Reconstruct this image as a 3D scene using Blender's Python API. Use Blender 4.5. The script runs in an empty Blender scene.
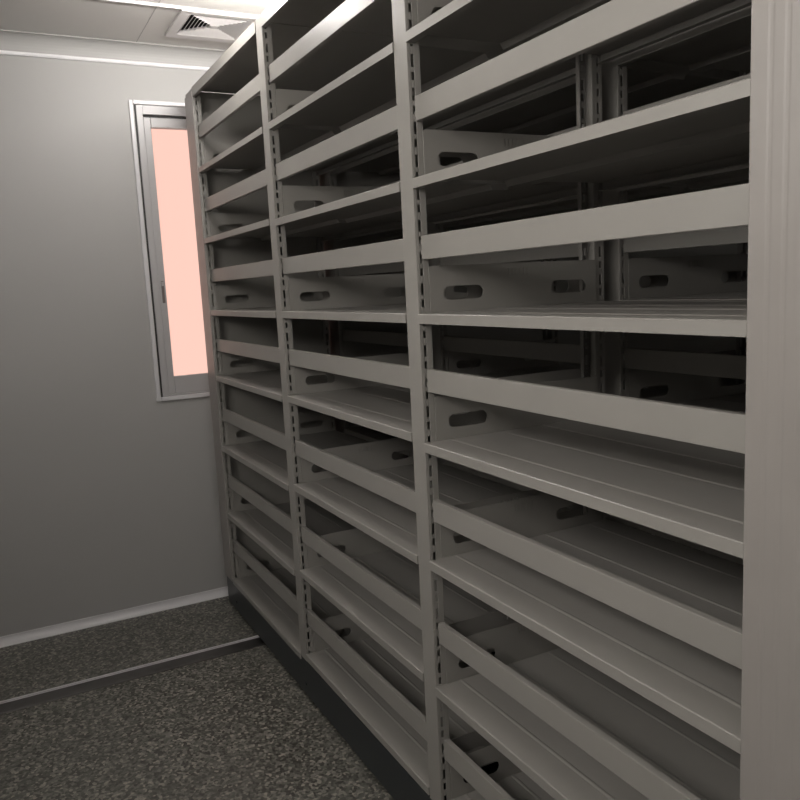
import bpy, bmesh, math
from mathutils import Vector, Matrix

scene = bpy.context.scene
COL = scene.collection

# ------------------------------------------------------------------ materials
def new_mat(name):
    m = bpy.data.materials.new(name); m.use_nodes = True
    nt = m.node_tree
    for n in list(nt.nodes): nt.nodes.remove(n)
    out = nt.nodes.new('ShaderNodeOutputMaterial')
    b = nt.nodes.new('ShaderNodeBsdfPrincipled')
    nt.links.new(b.outputs[0], out.inputs[0])
    return m, nt, b, out

def coords(nt, scale=(1, 1, 1)):
    tc = nt.nodes.new('ShaderNodeTexCoord'); mp = nt.nodes.new('ShaderNodeMapping')
    mp.inputs['Scale'].default_value = scale
    nt.links.new(tc.outputs['Object'], mp.inputs[0])
    return mp.outputs[0]

def coat(name, c, rough=.45, metal=0., var=.03, bump=.02, nscale=9., spec=.5):
    """painted / coated surface: faint colour drift and a fine orange-peel bump"""
    m, nt, b, out = new_mat(name)
    v = coords(nt)
    n = nt.nodes.new('ShaderNodeTexNoise'); n.inputs['Scale'].default_value = nscale; n.inputs['Detail'].default_value = 3
    nt.links.new(v, n.inputs['Vector'])
    r = nt.nodes.new('ShaderNodeValToRGB')
    r.color_ramp.elements[0].position = .3; r.color_ramp.elements[1].position = .7
    r.color_ramp.elements[0].color = tuple(x*(1-var) for x in c)+(1,)
    r.color_ramp.elements[1].color = tuple(min(1, x*(1+var)) for x in c)+(1,)
    nt.links.new(n.outputs[0], r.inputs[0]); nt.links.new(r.outputs[0], b.inputs['Base Color'])
    b.inputs['Roughness'].default_value = rough; b.inputs['Metallic'].default_value = metal
    b.inputs['Specular IOR Level'].default_value = spec
    if bump:
        n2 = nt.nodes.new('ShaderNodeTexNoise'); n2.inputs['Scale'].default_value = 600; n2.inputs['Detail'].default_value = 1
        nt.links.new(v, n2.inputs['Vector'])
        bp = nt.nodes.new('ShaderNodeBump'); bp.inputs['Strength'].default_value = bump; bp.inputs['Distance'].default_value = .001
        nt.links.new(n2.outputs[0], bp.inputs['Height']); nt.links.new(bp.outputs[0], b.inputs['Normal'])
    return m

M = {}
M['rack'] = coat('pale_grey_powder_coat', (.262, .251, .232), .42)
M['trim'] = coat('grey_edge_trim', (.262, .244, .229), .42)
M['plinth'] = coat('black_plinth', (.022, .026, .029), .38, var=.1)
M['wall'] = coat('grey_wall_panel', (.375, .370, .358), .52, var=.012, nscale=1.3, bump=.01)
M['ceil'] = coat('ceiling_panel', (.64, .63, .605), .55, var=.012, nscale=1.3, bump=.01)
M['alu'] = coat('white_aluminium', (.62, .61, .62), .30, var=.01)
M['lip'] = coat('glossy_white_lip', (.86, .85, .86), .22, var=.01)
M['frame'] = coat('window_frame_aluminium', (.42, .412, .412), .33, var=.015)
M['grille'] = coat('white_plastic_grille', (.62, .60, .59), .4, var=.01)
M['seal'] = coat('dark_rubber_gasket', (.025, .024, .022), .6, var=.05)
M['latch'] = coat('dark_latch', (.16, .14, .13), .35)
M['steel'] = coat('brushed_steel', (.55, .55, .53), .25, metal=1., var=.04, nscale=30)
M['steel_dark'] = coat('worn_steel_channel', (.24, .23, .23), .30, metal=1., var=.1, nscale=14)
M['duct'] = coat('dark_duct', (.03, .028, .027), .8, var=.05)

def floor_mat():
    m, nt, b, out = new_mat('speckled_vinyl_floor')
    v = coords(nt)
    vo = nt.nodes.new('ShaderNodeTexVoronoi'); vo.inputs['Scale'].default_value = 110
    nt.links.new(v, vo.inputs['Vector'])
    sp = nt.nodes.new('ShaderNodeSeparateColor'); nt.links.new(vo.outputs['Color'], sp.inputs[0])
    r = nt.nodes.new('ShaderNodeValToRGB'); e = r.color_ramp.elements
    e[0].position = 0; e[0].color = (.042, .041, .034, 1)
    e[1].position = 1; e[1].color = (.31, .29, .245, 1)
    for p, c in ((.35, .085), (.62, .13), (.84, .19)):
        k = e.new(p); k.color = (c, c*.98, c*.86, 1)
    nt.links.new(sp.outputs[0], r.inputs[0])
    n = nt.nodes.new('ShaderNodeTexNoise'); n.inputs['Scale'].default_value = 240; n.inputs['Detail'].default_value = 3
    nt.links.new(v, n.inputs['Vector'])
    mx = nt.nodes.new('ShaderNodeMix'); mx.data_type = 'RGBA'; mx.blend_type = 'OVERLAY'; mx.inputs[0].default_value = .6
    nt.links.new(r.outputs[0], mx.inputs[6]); nt.links.new(n.outputs[0], mx.inputs[7])
    nt.links.new(mx.outputs[2], b.inputs['Base Color'])
    b.inputs['Roughness'].default_value = .42
    return m
M['floor'] = floor_mat()

def glow(name, col, strength):
    m, nt, b, out = new_mat(name); nt.nodes.remove(b)
    v = coords(nt)
    n = nt.nodes.new('ShaderNodeTexNoise'); n.inputs['Scale'].default_value = 1.5
    nt.links.new(v, n.inputs['Vector'])
    r = nt.nodes.new('ShaderNodeValToRGB')
    r.color_ramp.elements[0].color = tuple(c*.985 for c in col)+(1,); r.color_ramp.elements[1].color = tuple(c*1.0 for c in col)+(1,)
    nt.links.new(n.outputs[0], r.inputs[0])
    e = nt.nodes.new('ShaderNodeEmission'); e.inputs[1].default_value = strength
    nt.links.new(r.outputs[0], e.inputs[0]); nt.links.new(e.outputs[0], out.inputs[0])
    return m
WINDOW_GLOW = 1.0
LAMP1, LAMP2, LAMP3 = 160., 9.6, 1.1  # strengths of the assumed tube and the two added glowing panels
M['pane'] = glow('frosted_lit_window_pane', (1.06, .655, .55), WINDOW_GLOW)
M['end_fill'] = glow('added_end_glow', (1., .955, .9), LAMP3)  # glow of the added panel at the aisle end
M['aisle_fill'] = glow('added_aisle_glow', (1., .95, .9), LAMP2)  # glow of the added panel facing the rack
M['diffuser'] = glow('lamp_diffuser', (1., .95, .88), 4.)

# ------------------------------------------------------------------ mesh helpers
def box(bm, x0, x1, y0, y1, z0, z1):
    vs = [bm.verts.new((x, y, z)) for x in (x0, x1) for y in (y0, y1) for z in (z0, z1)]
    for f in ((0, 1, 3, 2), (4, 6, 7, 5), (0, 4, 5, 1), (2, 3, 7, 6), (0, 2, 6, 4), (1, 5, 7, 3)):
        bm.faces.new([vs[i] for i in f])

def sweep(bm, prof, a, b, axis='x'):
    """closed profile (list of 2-tuples) extruded between a and b; axis x: prof=(y,z); z: prof=(x,y); y: prof=(x,z)"""
    def P(p, t):
        return {'x': (t, p[0], p[1]), 'z': (p[0], p[1], t), 'y': (p[0], t, p[1])}[axis]
    A = [bm.verts.new(P(p, a)) for p in prof]; B = [bm.verts.new(P(p, b)) for p in prof]
    n = len(prof)
    for i in range(n):
        bm.faces.new((A[i], A[(i+1) % n], B[(i+1) % n], B[i]))
    bm.faces.new(A[::-1]); bm.faces.new(B)

def plate_with_holes(bm, outer, holes, x0, x1):
    """plate in the y-z plane between x0 and x1 with through holes"""
    loops = [outer]+holes
    edges = []
    for lp in loops:
        vs = [bm.verts.new((x0, p[0], p[1])) for p in lp]
        edges += [bm.edges.new((vs[i], vs[(i+1) % len(vs)])) for i in range(len(vs))]
    g = bmesh.ops.triangle_fill(bm, use_beauty=True, use_dissolve=False, edges=edges)
    faces = [f for f in g['geom'] if isinstance(f, bmesh.types.BMFace)]
    e = bmesh.ops.extrude_face_region(bm, geom=faces)
    vs = [v for v in e['geom'] if isinstance(v, bmesh.types.BMVert)]
    bmesh.ops.translate(bm, vec=(x1-x0, 0, 0), verts=vs)

def stadium(y0, y1, z0, z1, n=6):
    r = (z1-z0)/2; zc = (z0+z1)/2; pts = []
    for i in range(n+1):
        a = -math.pi/2+math.pi*i/n; pts.append((y1-r+r*math.cos(a), zc+r*math.sin(a)))
    for i in range(n+1):
        a = math.pi/2+math.pi*i/n; pts.append((y0+r+r*math.cos(a), zc+r*math.sin(a)))
    return pts

def obj(name, bm, mat, parent=None, bevel=0., smooth=False, seg=2):
    bmesh.ops.recalc_face_normals(bm, faces=bm.faces[:])
    me = bpy.data.meshes.new(name); bm.to_mesh(me); bm.free()
    me.materials.append(M[mat] if isinstance(mat, str) else mat)
    o = bpy.data.objects.new(name, me); COL.objects.link(o)
    if parent: o.parent = parent
    if bevel:
        md = o.modifiers.new('bevel', 'BEVEL'); md.width = bevel; md.segments = seg; md.limit_method = 'ANGLE'
        md.angle_limit = math.radians(40)
    if smooth:
        for p in me.polygons: p.use_smooth = True
    return o

def empty(name, loc=(0, 0, 0)):
    o = bpy.data.objects.new(name, None); o.empty_display_size = .1; COL.objects.link(o); o.location = loc
    return o

def tag(o, label=None, cat=None, group=None, kind=None):
    if label: o['label'] = label
    if cat: o['category'] = cat
    if group: o['group'] = group
    if kind: o['kind'] = kind
    return o

def copy_tree(o, parent=None):
    kids = list(o.children)
    c = o.copy(); COL.objects.link(c); c.parent = parent
    for k in kids: copy_tree(k, c)
    return c

# ------------------------------------------------------------------ dimensions (metres)
W = .94            # bay pitch
PW = .060          # upright width
DEPTH = .555       # rack depth
PITCH = .3095
TS = .0222         # shelf edge height
ZB = .181          # lowest shelf
TOP = 2.342
dz = [[-.0255, -.0138, -.0143, .0055, -.0044, -.008, -.0143],
      [-.0261, -.0209, -.0131, .0113, .012, .0123, .0076],
      [-.0218, -.0219, -.0134, -.0049, .0169, .0024, .0]]
BAR_Z = [2.135, 1.829, 1.5275, 1.2235, .912, .604, .298]   # bar undersides
BAR_H = .053
ROOM = dict(x0=-.2305, x1=4.4, y0=-1.75, y1=2.60, h=2.565)

# ------------------------------------------------------------------ the mobile rack
def post_front_bm(xc, side_l=True, side_r=True, flip=False):
    """folded upright: plain face, two slotted cheeks; flip = the rear upright"""
    bm = bmesh.new()
    y = lambda t: (DEPTH-t) if flip else t
    def b(x0, x1, a, c, z0, z1):
        box(bm, x0, x1, min(y(a), y(c)), max(y(a), y(c)), z0, z1)
    z0, z1 = ZB-.022, TOP-.001
    t = .0025
    b(xc-PW/2, xc+PW/2, 0, t, z0, z1)
    for s, on in ((-1, side_l), (1, side_r)):
        if not on: continue
        xa, xb = sorted((xc+s*PW/2, xc+s*(PW/2-t)))
        b(xa, xb, t, .0095, z0, z1)            # strip before the slots
        b(xa, xb, .0165, .030, z0, z1)         # strip behind the slots
        # bridges between slots, alternating long and short slots
        z = z0; k = 0
        while z < z1:
            slot = .026 if k % 2 == 0 else .017
            br = .011 if k % 2 == 0 else .017
            b(xa, xb, .0095, .0165, z, min(z+br, z1))
            z += br+slot; k += 1
        xa, xb = sorted((xc+s*PW/2, xc+s*(PW/2-.014)))
        b(xa, xb, .030, .0325, z0, z1)         # returned lip
    return bm

def shelf_bm(xa, xb):
    bm = bmesh.new()
    t = .0016
    beads = [.070, .216, .342, .487]
    top = []
    y = 0.
    # cross-section (y,z), z=0 on the top face
    up = [(-.003, -.0015), (-.001, 0.)]
    for b_ in beads:
        up += [(b_-.0055, 0), (b_-.0015, .0014), (b_+.0015, .0014), (b_+.0055, 0)]
    up += [(DEPTH-.002, 0), (DEPTH, -.0015)]
    lo = [(DEPTH, -TS), (DEPTH-.018, -TS), (DEPTH-.018, -TS+t), (DEPTH-t*1.5, -TS+t), (DEPTH-t*1.5, -t),
          (DEPTH*.5+.030, -t), (DEPTH*.5+.022, -.0150), (DEPTH*.5-.022, -.0150), (DEPTH*.5-.030, -t),
          (t, -t), (t, -TS+t), (.018, -TS+t), (.018, -TS), (-.003, -TS)]
    sweep(bm, up+lo, xa, xb, 'x')
    return bm

def bracket_bm(x0, x1):
    bm = bmesh.new()
    y0, y1 = .030, DEPTH-.030
    z0, z1 = .0005, .107
    outer = [(y0, z0), (y1, z0), (y1, z1-.004), (y1-.006, z1), (y0+.006, z1), (y0, z1-.004)]
    holes = [stadium(.065, .176, .0275, .0595), stadium(DEPTH-.176, DEPTH-.065, .0275, .0595)]
    for i in range(6):                               # little pressed slits at mid depth
        yc = DEPTH/2-.027+i*.0108
        holes.append([(yc-.0016, .076), (yc+.0016, .076), (yc+.0016, .095), (yc-.0016, .095)])
    plate_with_holes(bm, outer, holes, x0, x1)
    return bm

def bar_bm(xa, xb):
    """file stop bar: flat band folded back top and bottom"""
    bm = bmesh.new(); t = .0016; d = .014; h = BAR_H
    prof = [(0, .001), (.001, 0), (d, 0), (d, t), (t, t), (t, h-t), (d, h-t), (d, h), (.001, h), (0, h-.001)]
    sweep(bm, [(p[0]+.0125, p[1]) for p in prof], xa, xb, 'x')
    # hooks into the slots at both ends
    box(bm, xa-.006, xa+.001, .0135, .0160, h*.2, h*.42); box(bm, xb-.001, xb+.006, .0135, .0160, h*.2, h*.42)
    box(bm, xa-.006, xa+.001, .0135, .0160, h*.62, h*.84); box(bm, xb-.001, xb+.006, .0135, .0160, h*.62, h*.84)
    return bm

def trim_bm(x0, x1):
    """ribbed vertical edge moulding on the end panel"""
    bm = bmesh.new()
    s = 1 if x1 > x0 else -1
    w = abs(x1-x0)
    pts = [(0, 0), (.0, -.008), (.002, -.010), (.024, -.010), (.027, -.0088), (.031, -.0088), (.034, -.0100),
           (.047, -.0104), (.050, -.0093), (.054, -.0093), (.057, -.0106), (.071, -.0106), (.074, -.0096),
           (.078, -.0096), (.081, -.0106), (w-.012, -.0105), (w-.003, -.006), (w, 0.)]
    prof = [(x0+s*p[0], p[1]*.3-(.002 if 0 < k < len(pts)-1 else 0)) for k, p in enumerate(pts)]
    sweep(bm, prof, ZB-TS-.006, TOP-.018, 'z')
    return bm

def make_rack():
    root = empty('mobile_shelving_rack')
    XL, XR = PW/2, 3*W-PW/2
    for i in range(4):
        for fl in (False, True):
            o = obj('post', post_front_bm(i*W, i > 0, i < 3, fl), 'rack', root, .0012)
    # solid end panels with ribbed edge moulding
    for s, xe in ((-1, -.105), (1, 3*W+.105)):
        bm = bmesh.new()
        xi = -PW/2-.001 if s < 0 else 3*W+PW/2+.001
        box(bm, min(xe+s*-.004, xi), max(xe+s*-.004, xi), .001, DEPTH, ZB-TS-.0005, TOP-.0005)
        p = obj('end_panel', bm, 'rack', root, .002)
        a, b_ = (XL-.001, xe) if s < 0 else (XR+.001, xe)
        obj('edge_moulding', trim_bm(a, b_), 'trim', p)
    # top cover and front fascia per bay
    bm = bmesh.new(); box(bm, -.03, 3*W+.03, .0045, DEPTH-.0045, TOP+.0005, TOP+.0025)
    obj('top_cover', bm, 'rack', root)
    for j in range(3):
        xa, xb = j*W+PW/2+.0005, (j+1)*W-PW/2-.0005
        bm = bmesh.new()
        sweep(bm, [(-.002, TOP-.038), (-.002, TOP), (DEPTH, TOP), (DEPTH, TOP-.038), (DEPTH-.014, TOP-.038), (DEPTH-.014, TOP-.036), (DEPTH-.002, TOP-.036),
                   (DEPTH-.002, TOP-.002), (0, TOP-.002), (0, TOP-.036), (.014, TOP-.036), (.014, TOP-.038)], xa, xb, 'x')
        obj('top_panel', bm, 'rack', root)
    # black running base
    bm = bmesh.new()
    box(bm, -.100, 3*W+.100, .002, DEPTH-.002, .018, ZB-TS-.001)
    p = obj('plinth', bm, 'plinth', root, .003)
    for xb in (.05, .94, 1.88, 2.77):
        bm = bmesh.new()
        bmesh.ops.create_cone(bm, cap_ends=True, segments=6, radius1=.006, radius2=.006, depth=.004,
                              matrix=Matrix.Translation((xb, .001, .060)) @ Matrix.Rotation(math.pi/2, 4, 'X'))
        obj('bolt_head', bm, 'plinth', p)
    for wx in (.375, 2.445):
        for wy in (.12, DEPTH-.12):
            bm = bmesh.new()
            r = bmesh.ops.create_cone(bm, cap_ends=True, segments=28, radius1=.045, radius2=.045, depth=.028,
                                      matrix=Matrix.Translation((wx, wy, .0455)) @ Matrix.Rotation(math.pi/2, 4, 'Y'))
            obj('wheel', bm, 'steel', root, .002)
    # shelves, brackets and bars
    L = W-PW
    base = None; bar0 = None
    for j in range(3):
        for s in range(1, 8):
            z = ZB+(7-s)*PITCH+dz[j][s-1]
            if base is None:
                base = obj('shelf', shelf_bm(.0004, L-.0004), 'rack', root)
                base.location = (j*W+PW/2, 0, z)
                obj('side_bracket', bracket_bm(.002, .0035), 'rack', base)
                obj('side_bracket', bracket_bm(L-.0035, L-.002), 'rack', base)
            else:
                c = copy_tree(base, root); c.location = (j*W+PW/2, 0, z)
        for k in range(7):
            if bar0 is None:
                bar0 = obj('stop_bar', bar_bm(.004, L-.004), 'rack', root); c = bar0
            else:
                c = bar0.copy(); COL.objects.link(c); c.parent = root
            c.location = (j*W+PW/2, 0, BAR_Z[k])
    return root

rack = make_rack()
tag(rack, 'front pale grey steel shelving rack with open compartments, facing the aisle', 'shelving rack')
rack2 = copy_tree(rack)
rack2.location = (0, .608, 0)
tag(rack2, 'dark second shelving rack seen through the openings, directly behind the front one', 'shelving rack')

# ------------------------------------------------------------------ room shell
R = ROOM
def struct(name, bm, mat, **k):
    return tag(obj(name, bm, mat, **k), kind='structure')

WY0, WY1, WZ0, WZ1 = -.1985, .42, 1.012, 2.318      # window opening in the end wall
bm = bmesh.new(); box(bm, R['x0']-.1, R['x1']+.1, R['y0']-.1, R['y1']+.1, -.12, 0); struct('floor', bm, 'floor')
bm = bmesh.new(); x = R['x0']
box(bm, x-.08, x, R['y0'], WY0, 0, R['h']); box(bm, x-.08, x, WY1, R['y1'], 0, R['h'])
box(bm, x-.08, x, WY0, WY1, 0, WZ0); box(bm, x-.08, x, WY0, WY1, WZ1, R['h'])
struct('wall_end', bm, 'wall')
bm = bmesh.new(); box(bm, R['x0']-.08, R['x1']+.08, R['y0']-.08, R['y0'], 0, R['h']); struct('wall_left', bm, 'wall')
bm = bmesh.new(); box(bm, R['x0']-.08, R['x1']+.08, R['y1'], R['y1']+.08, 0, R['h']); struct('wall_back', bm, 'wall')
bm = bmesh.new(); box(bm, R['x1'], R['x1']+.08, R['y0'], R['y1'], 0, R['h']); struct('wall_right', bm, 'wall')

GX, GY, GS = .130, .085, .165          # air grille centre and half size
bm = bmesh.new(); h = R['h']
go = GS-.02
for a in ((R['x0']-.08, R['x1']+.08, R['y0']-.08, GY-go), (R['x0']-.08, R['x1']+.08, GY+go, R['y1']+.08),
          (R['x0']-.08, GX-go, GY-go, GY+go), (GX+go, R['x1']+.08, GY-go, GY+go)):
    box(bm, *a, h, h+.05)
struct('ceiling', bm, 'ceil')
# panel joint across the ceiling and raised profile strip beside the grille
bm = bmesh.new(); box(bm, R['x0']+.04, R['x1'], -.1735, -.1705, h-.0008, h+.001); struct('trim_1', bm, 'wall')
bm = bmesh.new()
sweep(bm, [(.297, h), (.299, h-.007), (.311, h-.009), (.314, h-.004), (.314, h)], R['y0'], R['y1'], 'y'); struct('trim_2', bm, 'alu')

# rounded cove between wall and ceiling, rounded skirting at the floor
def cove(name, wall):
    bm = bmesh.new()
    ry, rz = .045, .066
    pts = [(0, h), (0, h-rz-.008), (.004, h-rz-.010), (.006, h-rz)]
    for i in range(1, 9):
        a = math.pi/2*i/8
        pts.append((.006+(ry)*(1-math.cos(a)), h-rz+(rz-.004)*math.sin(a)))
    pts += [(ry+.010, h-.004), (ry+.012, h)]
    if wall == 'end': sweep(bm, [(R['x0']+p[0], p[1]) for p in pts], R['y0'], R['y1'], 'y')
    else: sweep(bm, [(R['y0']+p[0], p[1]) for p in pts], R['x0'], R['x1'], 'x')
    o = tag(obj(name, bm, 'wall'), kind='structure')
    bm = bmesh.new()
    lip = [(.0005, h-rz-.016), (.007, h-rz-.015), (.012, h-rz-.010), (.012, h-rz-.004), (.007, h-rz), (.0005, h-rz)]
    if wall == 'end': sweep(bm, [(R['x0']+p[0], p[1]) for p in lip], R['y0'], R['y1'], 'y')
    else: sweep(bm, [(R['y0']+p[0], p[1]) for p in lip], R['x0'], R['x1'], 'x')
    obj('cove_lip', bm, 'lip', o, .0015)
    return o
cove('trim_3', 'end'); cove('trim_4', 'left')
def skirting(name, wall):
    bm = bmesh.new(); rr = .034
    pts = [(0, 0), (0, rr+.004), (.004, rr+.004)]
    for i in range(1, 8):
        a = math.pi/2*i/8
        pts.append((.004+rr*.8*(1-math.cos(a)), rr*(1-math.sin(a))+.002))
    pts += [(.004+rr*.8, .002), (.004+rr*.8, 0)]
    if wall == 'end': sweep(bm, [(R['x0']+p[0], p[1]) for p in pts], R['y0'], R['y1'], 'y')
    else: sweep(bm, [(R['y0']+p[0], p[1]) for p in pts], R['x0'], R['x1'], 'x')
    return tag(obj(name, bm, 'alu'), kind='structure')
skirting('baseboard_end', 'end'); skirting('baseboard_left', 'left')

# ------------------------------------------------------------------ window in the end wall
win = tag(empty('window_1', (R['x0'], (WY0+WY1)/2, WZ0)), kind='structure')
OY, OZ = (WY0+WY1)/2, WZ0
def lp(bm, x0, x1, ya, yb, za, zb, wl, wr=None, wb=None, wt=None):
    """rectangular ring, outer ya..yb za..zb, member widths left right bottom top, relative to window_1"""
    wr = wl if wr is None else wr; wb = wl if wb is None else wb; wt = wl if wt is None else wt
    ya -= OY; yb -= OY; za -= OZ; zb -= OZ
    box(bm, x0, x1, ya, ya+wl, za, zb); box(bm, x0, x1, yb-wr, yb, za, zb)
    box(bm, x0, x1, ya+wl, yb-wr, za, za+wb); box(bm, x0, x1, ya+wl, yb-wr, zb-wt, zb)
bm = bmesh.new(); lp(bm, -.02, .012, WY0-.022, WY1+.022, WZ0-.018, WZ1+.018, .0185); obj('casing', bm, 'alu', win, .003)
bm = bmesh.new(); lp(bm, -.07, -.004, WY0-.0030, WY1+.0030, WZ0+.0006, WZ1-.0006, .0105, None, .0005, .0005); obj('gasket', bm, 'seal', win)
bm = bmesh.new(); lp(bm, -.07, .003, WY0+.0078, WY1-.0078, WZ0+.0005, WZ1-.0005, .028, .028, .008, .040); obj('frame', bm, 'frame', win, .002)
bm = bmesh.new(); box(bm, -.060, -.012, WY0+.0360-OY, WY1-.0360-OY, 2.264-OZ, 2.2775-OZ); obj('gasket', bm, 'seal', win)
ym = OY
for a, b_ in ((WY0+.0358, ym-.002), (ym+.002, WY1-.0358)):
    bm = bmesh.new(); lp(bm, -.045, -.001, a, b_, WZ0+.0088, 2.2665, .031, .031, .083, .044)
    s = obj('sash', bm, 'frame', win, .003)
    if a < 0:
        bm = bmesh.new(); yc = -.146-OY
        box(bm, -.0012, .004, yc-.006, yc+.006, 1.445-OZ, 1.545-OZ)
        l = obj('latch', bm, 'latch', s, .002)
        bm = bmesh.new(); box(bm, .004, .010, yc-.005, yc+.005, 1.522-OZ, 1.542-OZ); obj('latch_knob', bm, 'frame', s, .0015)
    bm = bmesh.new(); box(bm, -.032, -.026, a+.030-OY, b_-.030-OY, WZ0+.090-OZ, 2.2230-OZ)
    obj('pane', bm, 'pane', s)

# unseen glowing panel added on the long wall to light the rack fronts
DX0, DX1, DZ0, DZ1 = 1.7, 3.8, 1.85, 2.42
w2 = tag(empty('aisle_fill_panel', ((DX0+DX1)/2, R['y0'], DZ0)), kind='structure')
hw = (DX1-DX0)/2; hz = DZ1-DZ0
bm = bmesh.new()
for a in ((-hw-.04, -hw, -.04, hz+.04), (hw, hw+.04, -.04, hz+.04), (-hw, hw, -.04, 0), (-hw, hw, hz, hz+.04), (-.02, .02, 0, hz)):
    box(bm, a[0], a[1], .0005, .03, a[2], a[3])
obj('frame', bm, 'frame', w2, .003)
for s in (-1, 1):
    bm = bmesh.new(); box(bm, min(s*.02, s*hw), max(s*.02, s*hw), .004, .010, 0, hz); obj('pane', bm, 'aisle_fill', w2)

# unseen glowing pane added at the camera end of the aisle as fill light
w3 = tag(empty('end_fill_panel', (R['x1'], -.82, .95)), kind='structure')
bm = bmesh.new()
for a in ((-.50, -.45, -.05, 1.40), (.45, .50, -.05, 1.40), (-.45, .45, -.05, 0), (-.45, .45, 1.35, 1.40)):
    box(bm, -.03, -.0005, a[0], a[1], a[2], a[3])
obj('frame', bm, 'frame', w3, .003)
bm = bmesh.new(); box(bm, -.010, -.004, -.45, .45, 0, 1.35); obj('pane', bm, 'end_fill', w3)

# ------------------------------------------------------------------ square air grille in the ceiling
g = empty('air_grille', (GX, GY, h))
def ring(bm, ro, ri, z_o, z_i, t=.0022):
    """square ring sloping from outer half size ro to inner ri"""
    q = []
    for r_, z in ((ro, z_o), (ri, z_i), (ri, z_i+t), (ro, z_o+t)):
        q.append([bm.verts.new((sx*r_, sy*r_, z)) for sx, sy in ((-1, -1), (1, -1), (1, 1), (-1, 1))])
    for a in range(4):
        b2 = (a+1) % 4
        for k in range(4):
            bm.faces.new((q[a][k], q[a][(k+1) % 4], q[b2][(k+1) % 4], q[b2][k]))
bm = bmesh.new(); ring(bm, GS, .124, -.009, -.007, .009)
obj('rim', bm, 'grille', g, .002)
bm = bmesh.new()
rad = .122
while rad > .02:
    ring(bm, rad, rad-.011, -.006, .006); rad -= .0145
obj('louvre', bm, 'grille', g)
bm = bmesh.new(); box(bm, -.016, .016, -.016, .016, -.006, .0); obj('centre_plate', bm, 'grille', g, .002)
bm = bmesh.new()
gs = go-.002
box(bm, -gs, gs, -gs, gs, .11, .112)
for s in (-1, 1):
    box(bm, min(s*gs, s*(gs-.002)), max(s*gs, s*(gs-.002)), -gs, gs, .0005, .11)
    box(bm, -gs, gs, min(s*gs, s*(gs-.002)), max(s*gs, s*(gs-.002)), .0005, .11)
obj('duct_box', bm, 'duct', g)
tag(g, 'square white slatted air grille in the ceiling above the window', 'air vent')

# ------------------------------------------------------------------ floor rails
def rail(x):
    r_ = empty('floor_rail', (x, 0, 0)); y0, y1 = R['y0']+.04, R['y1']-.02
    for a, mt in ((-.050, 'alu'), (.046, 'steel_dark')):
        bm = bmesh.new(); box(bm, a, a+.005, y0, y1, 0.0002, .0045); obj('edge_strip', bm, mt, r_, .001)
    bm = bmesh.new(); box(bm, -.036, -.033, y0, y1, .0007, .0040); obj('guide_strip', bm, 'alu', r_, .0008)
    bm = bmesh.new(); box(bm, -.045, .046, y0, y1, .0001, .0006); obj('channel_plate', bm, 'steel_dark', r_)
    return r_
tag(rail(.375), 'shiny steel rail strip across the floor near the end wall', 'floor rail')
tag(rail(2.445), 'steel floor rail under the near end of the rack, by the right ribbed panel', 'floor rail')

# ------------------------------------------------------------------ assumed lamp, added out of view
def batten(x, y, length, along, strength, label, drop=0.):
    """assumed tube light out of view: white channel, two end caps, glowing tube"""
    l = empty('assumed_tube_light', (x, y, h-drop))
    if along == 'y': l.rotation_euler.z = math.pi/2
    L2 = length/2
    bm = bmesh.new(); sweep(bm, [(-.022, -.0005), (-.022, -.016), (-.012, -.024), (.012, -.024), (.022, -.016), (.022, -.0005)], -L2, L2, 'x')
    obj('lamp_body', bm, 'alu', l, .002)
    for s in (-1, 1):
        bm = bmesh.new(); box(bm, s*(L2-.012)-.011, s*(L2-.012)+.011, -.017, .017, -.066, -.024); obj('end_cap', bm, 'alu', l, .003)
    bm = bmesh.new()
    bmesh.ops.create_cone(bm, cap_ends=True, segments=20, radius1=.015, radius2=.015, depth=length-.048,
                          matrix=Matrix.Translation((0, 0, -.048)) @ Matrix.Rotation(math.pi/2, 4, 'Y'))
    t = obj('tube', bm, glow('glowing_tube', (1., .955, .92), strength), l)
    if drop:
        for a in (-L2*.7, L2*.7):
            bm = bmesh.new(); box(bm, a-.003, a+.003, -.003, .003, -.001, drop-.0005); obj('hanger', bm, 'steel', l)
    return tag(l, label, 'added light')
batten(.80, .10, .9, 'y', LAMP1, 'unseen tube light added over the racks to brighten the upper wall', .04)

# ------------------------------------------------------------------ world (the room is closed; a trace of neutral air light)
w = bpy.data.worlds.new('world'); scene.world = w; w.use_nodes = True
w.node_tree.nodes['Background'].inputs[0].default_value = (.6, .62, .68, 1)
w.node_tree.nodes['Background'].inputs[1].default_value = .3

# ------------------------------------------------------------------ camera
cd = bpy.data.cameras.new('camera'); cam = bpy.data.objects.new('camera', cd); COL.objects.link(cam)
cd.sensor_width = 36; cd.lens = 782.44/800*36; cd.clip_start = .02
yaw, pitch, roll = (math.radians(a) for a in (62.6235, -8.34994, -2.87377))
fw = Vector((-math.sin(yaw)*math.cos(pitch), math.cos(yaw)*math.cos(pitch), math.sin(pitch)))
r0 = Vector((math.cos(yaw), math.sin(yaw), 0)); u0 = r0.cross(fw)
rt = r0*math.cos(roll)+u0*math.sin(roll); up = -r0*math.sin(roll)+u0*math.cos(roll)
m = Matrix((rt, up, -fw)).transposed().to_4x4(); m.translation = Vector((3.4832, -.8742, 1.473))
cam.matrix_world = m
scene.camera = cam

scene.view_settings.view_transform = 'Standard'
try: scene.view_settings.look = 'None'
except Exception: pass
scene.view_settings.gamma = 1; scene.view_settings.use_curve_mapping = False
scene.view_settings.exposure = 0.0
scene.cycles.max_bounces = 8; scene.cycles.diffuse_bounces = 3
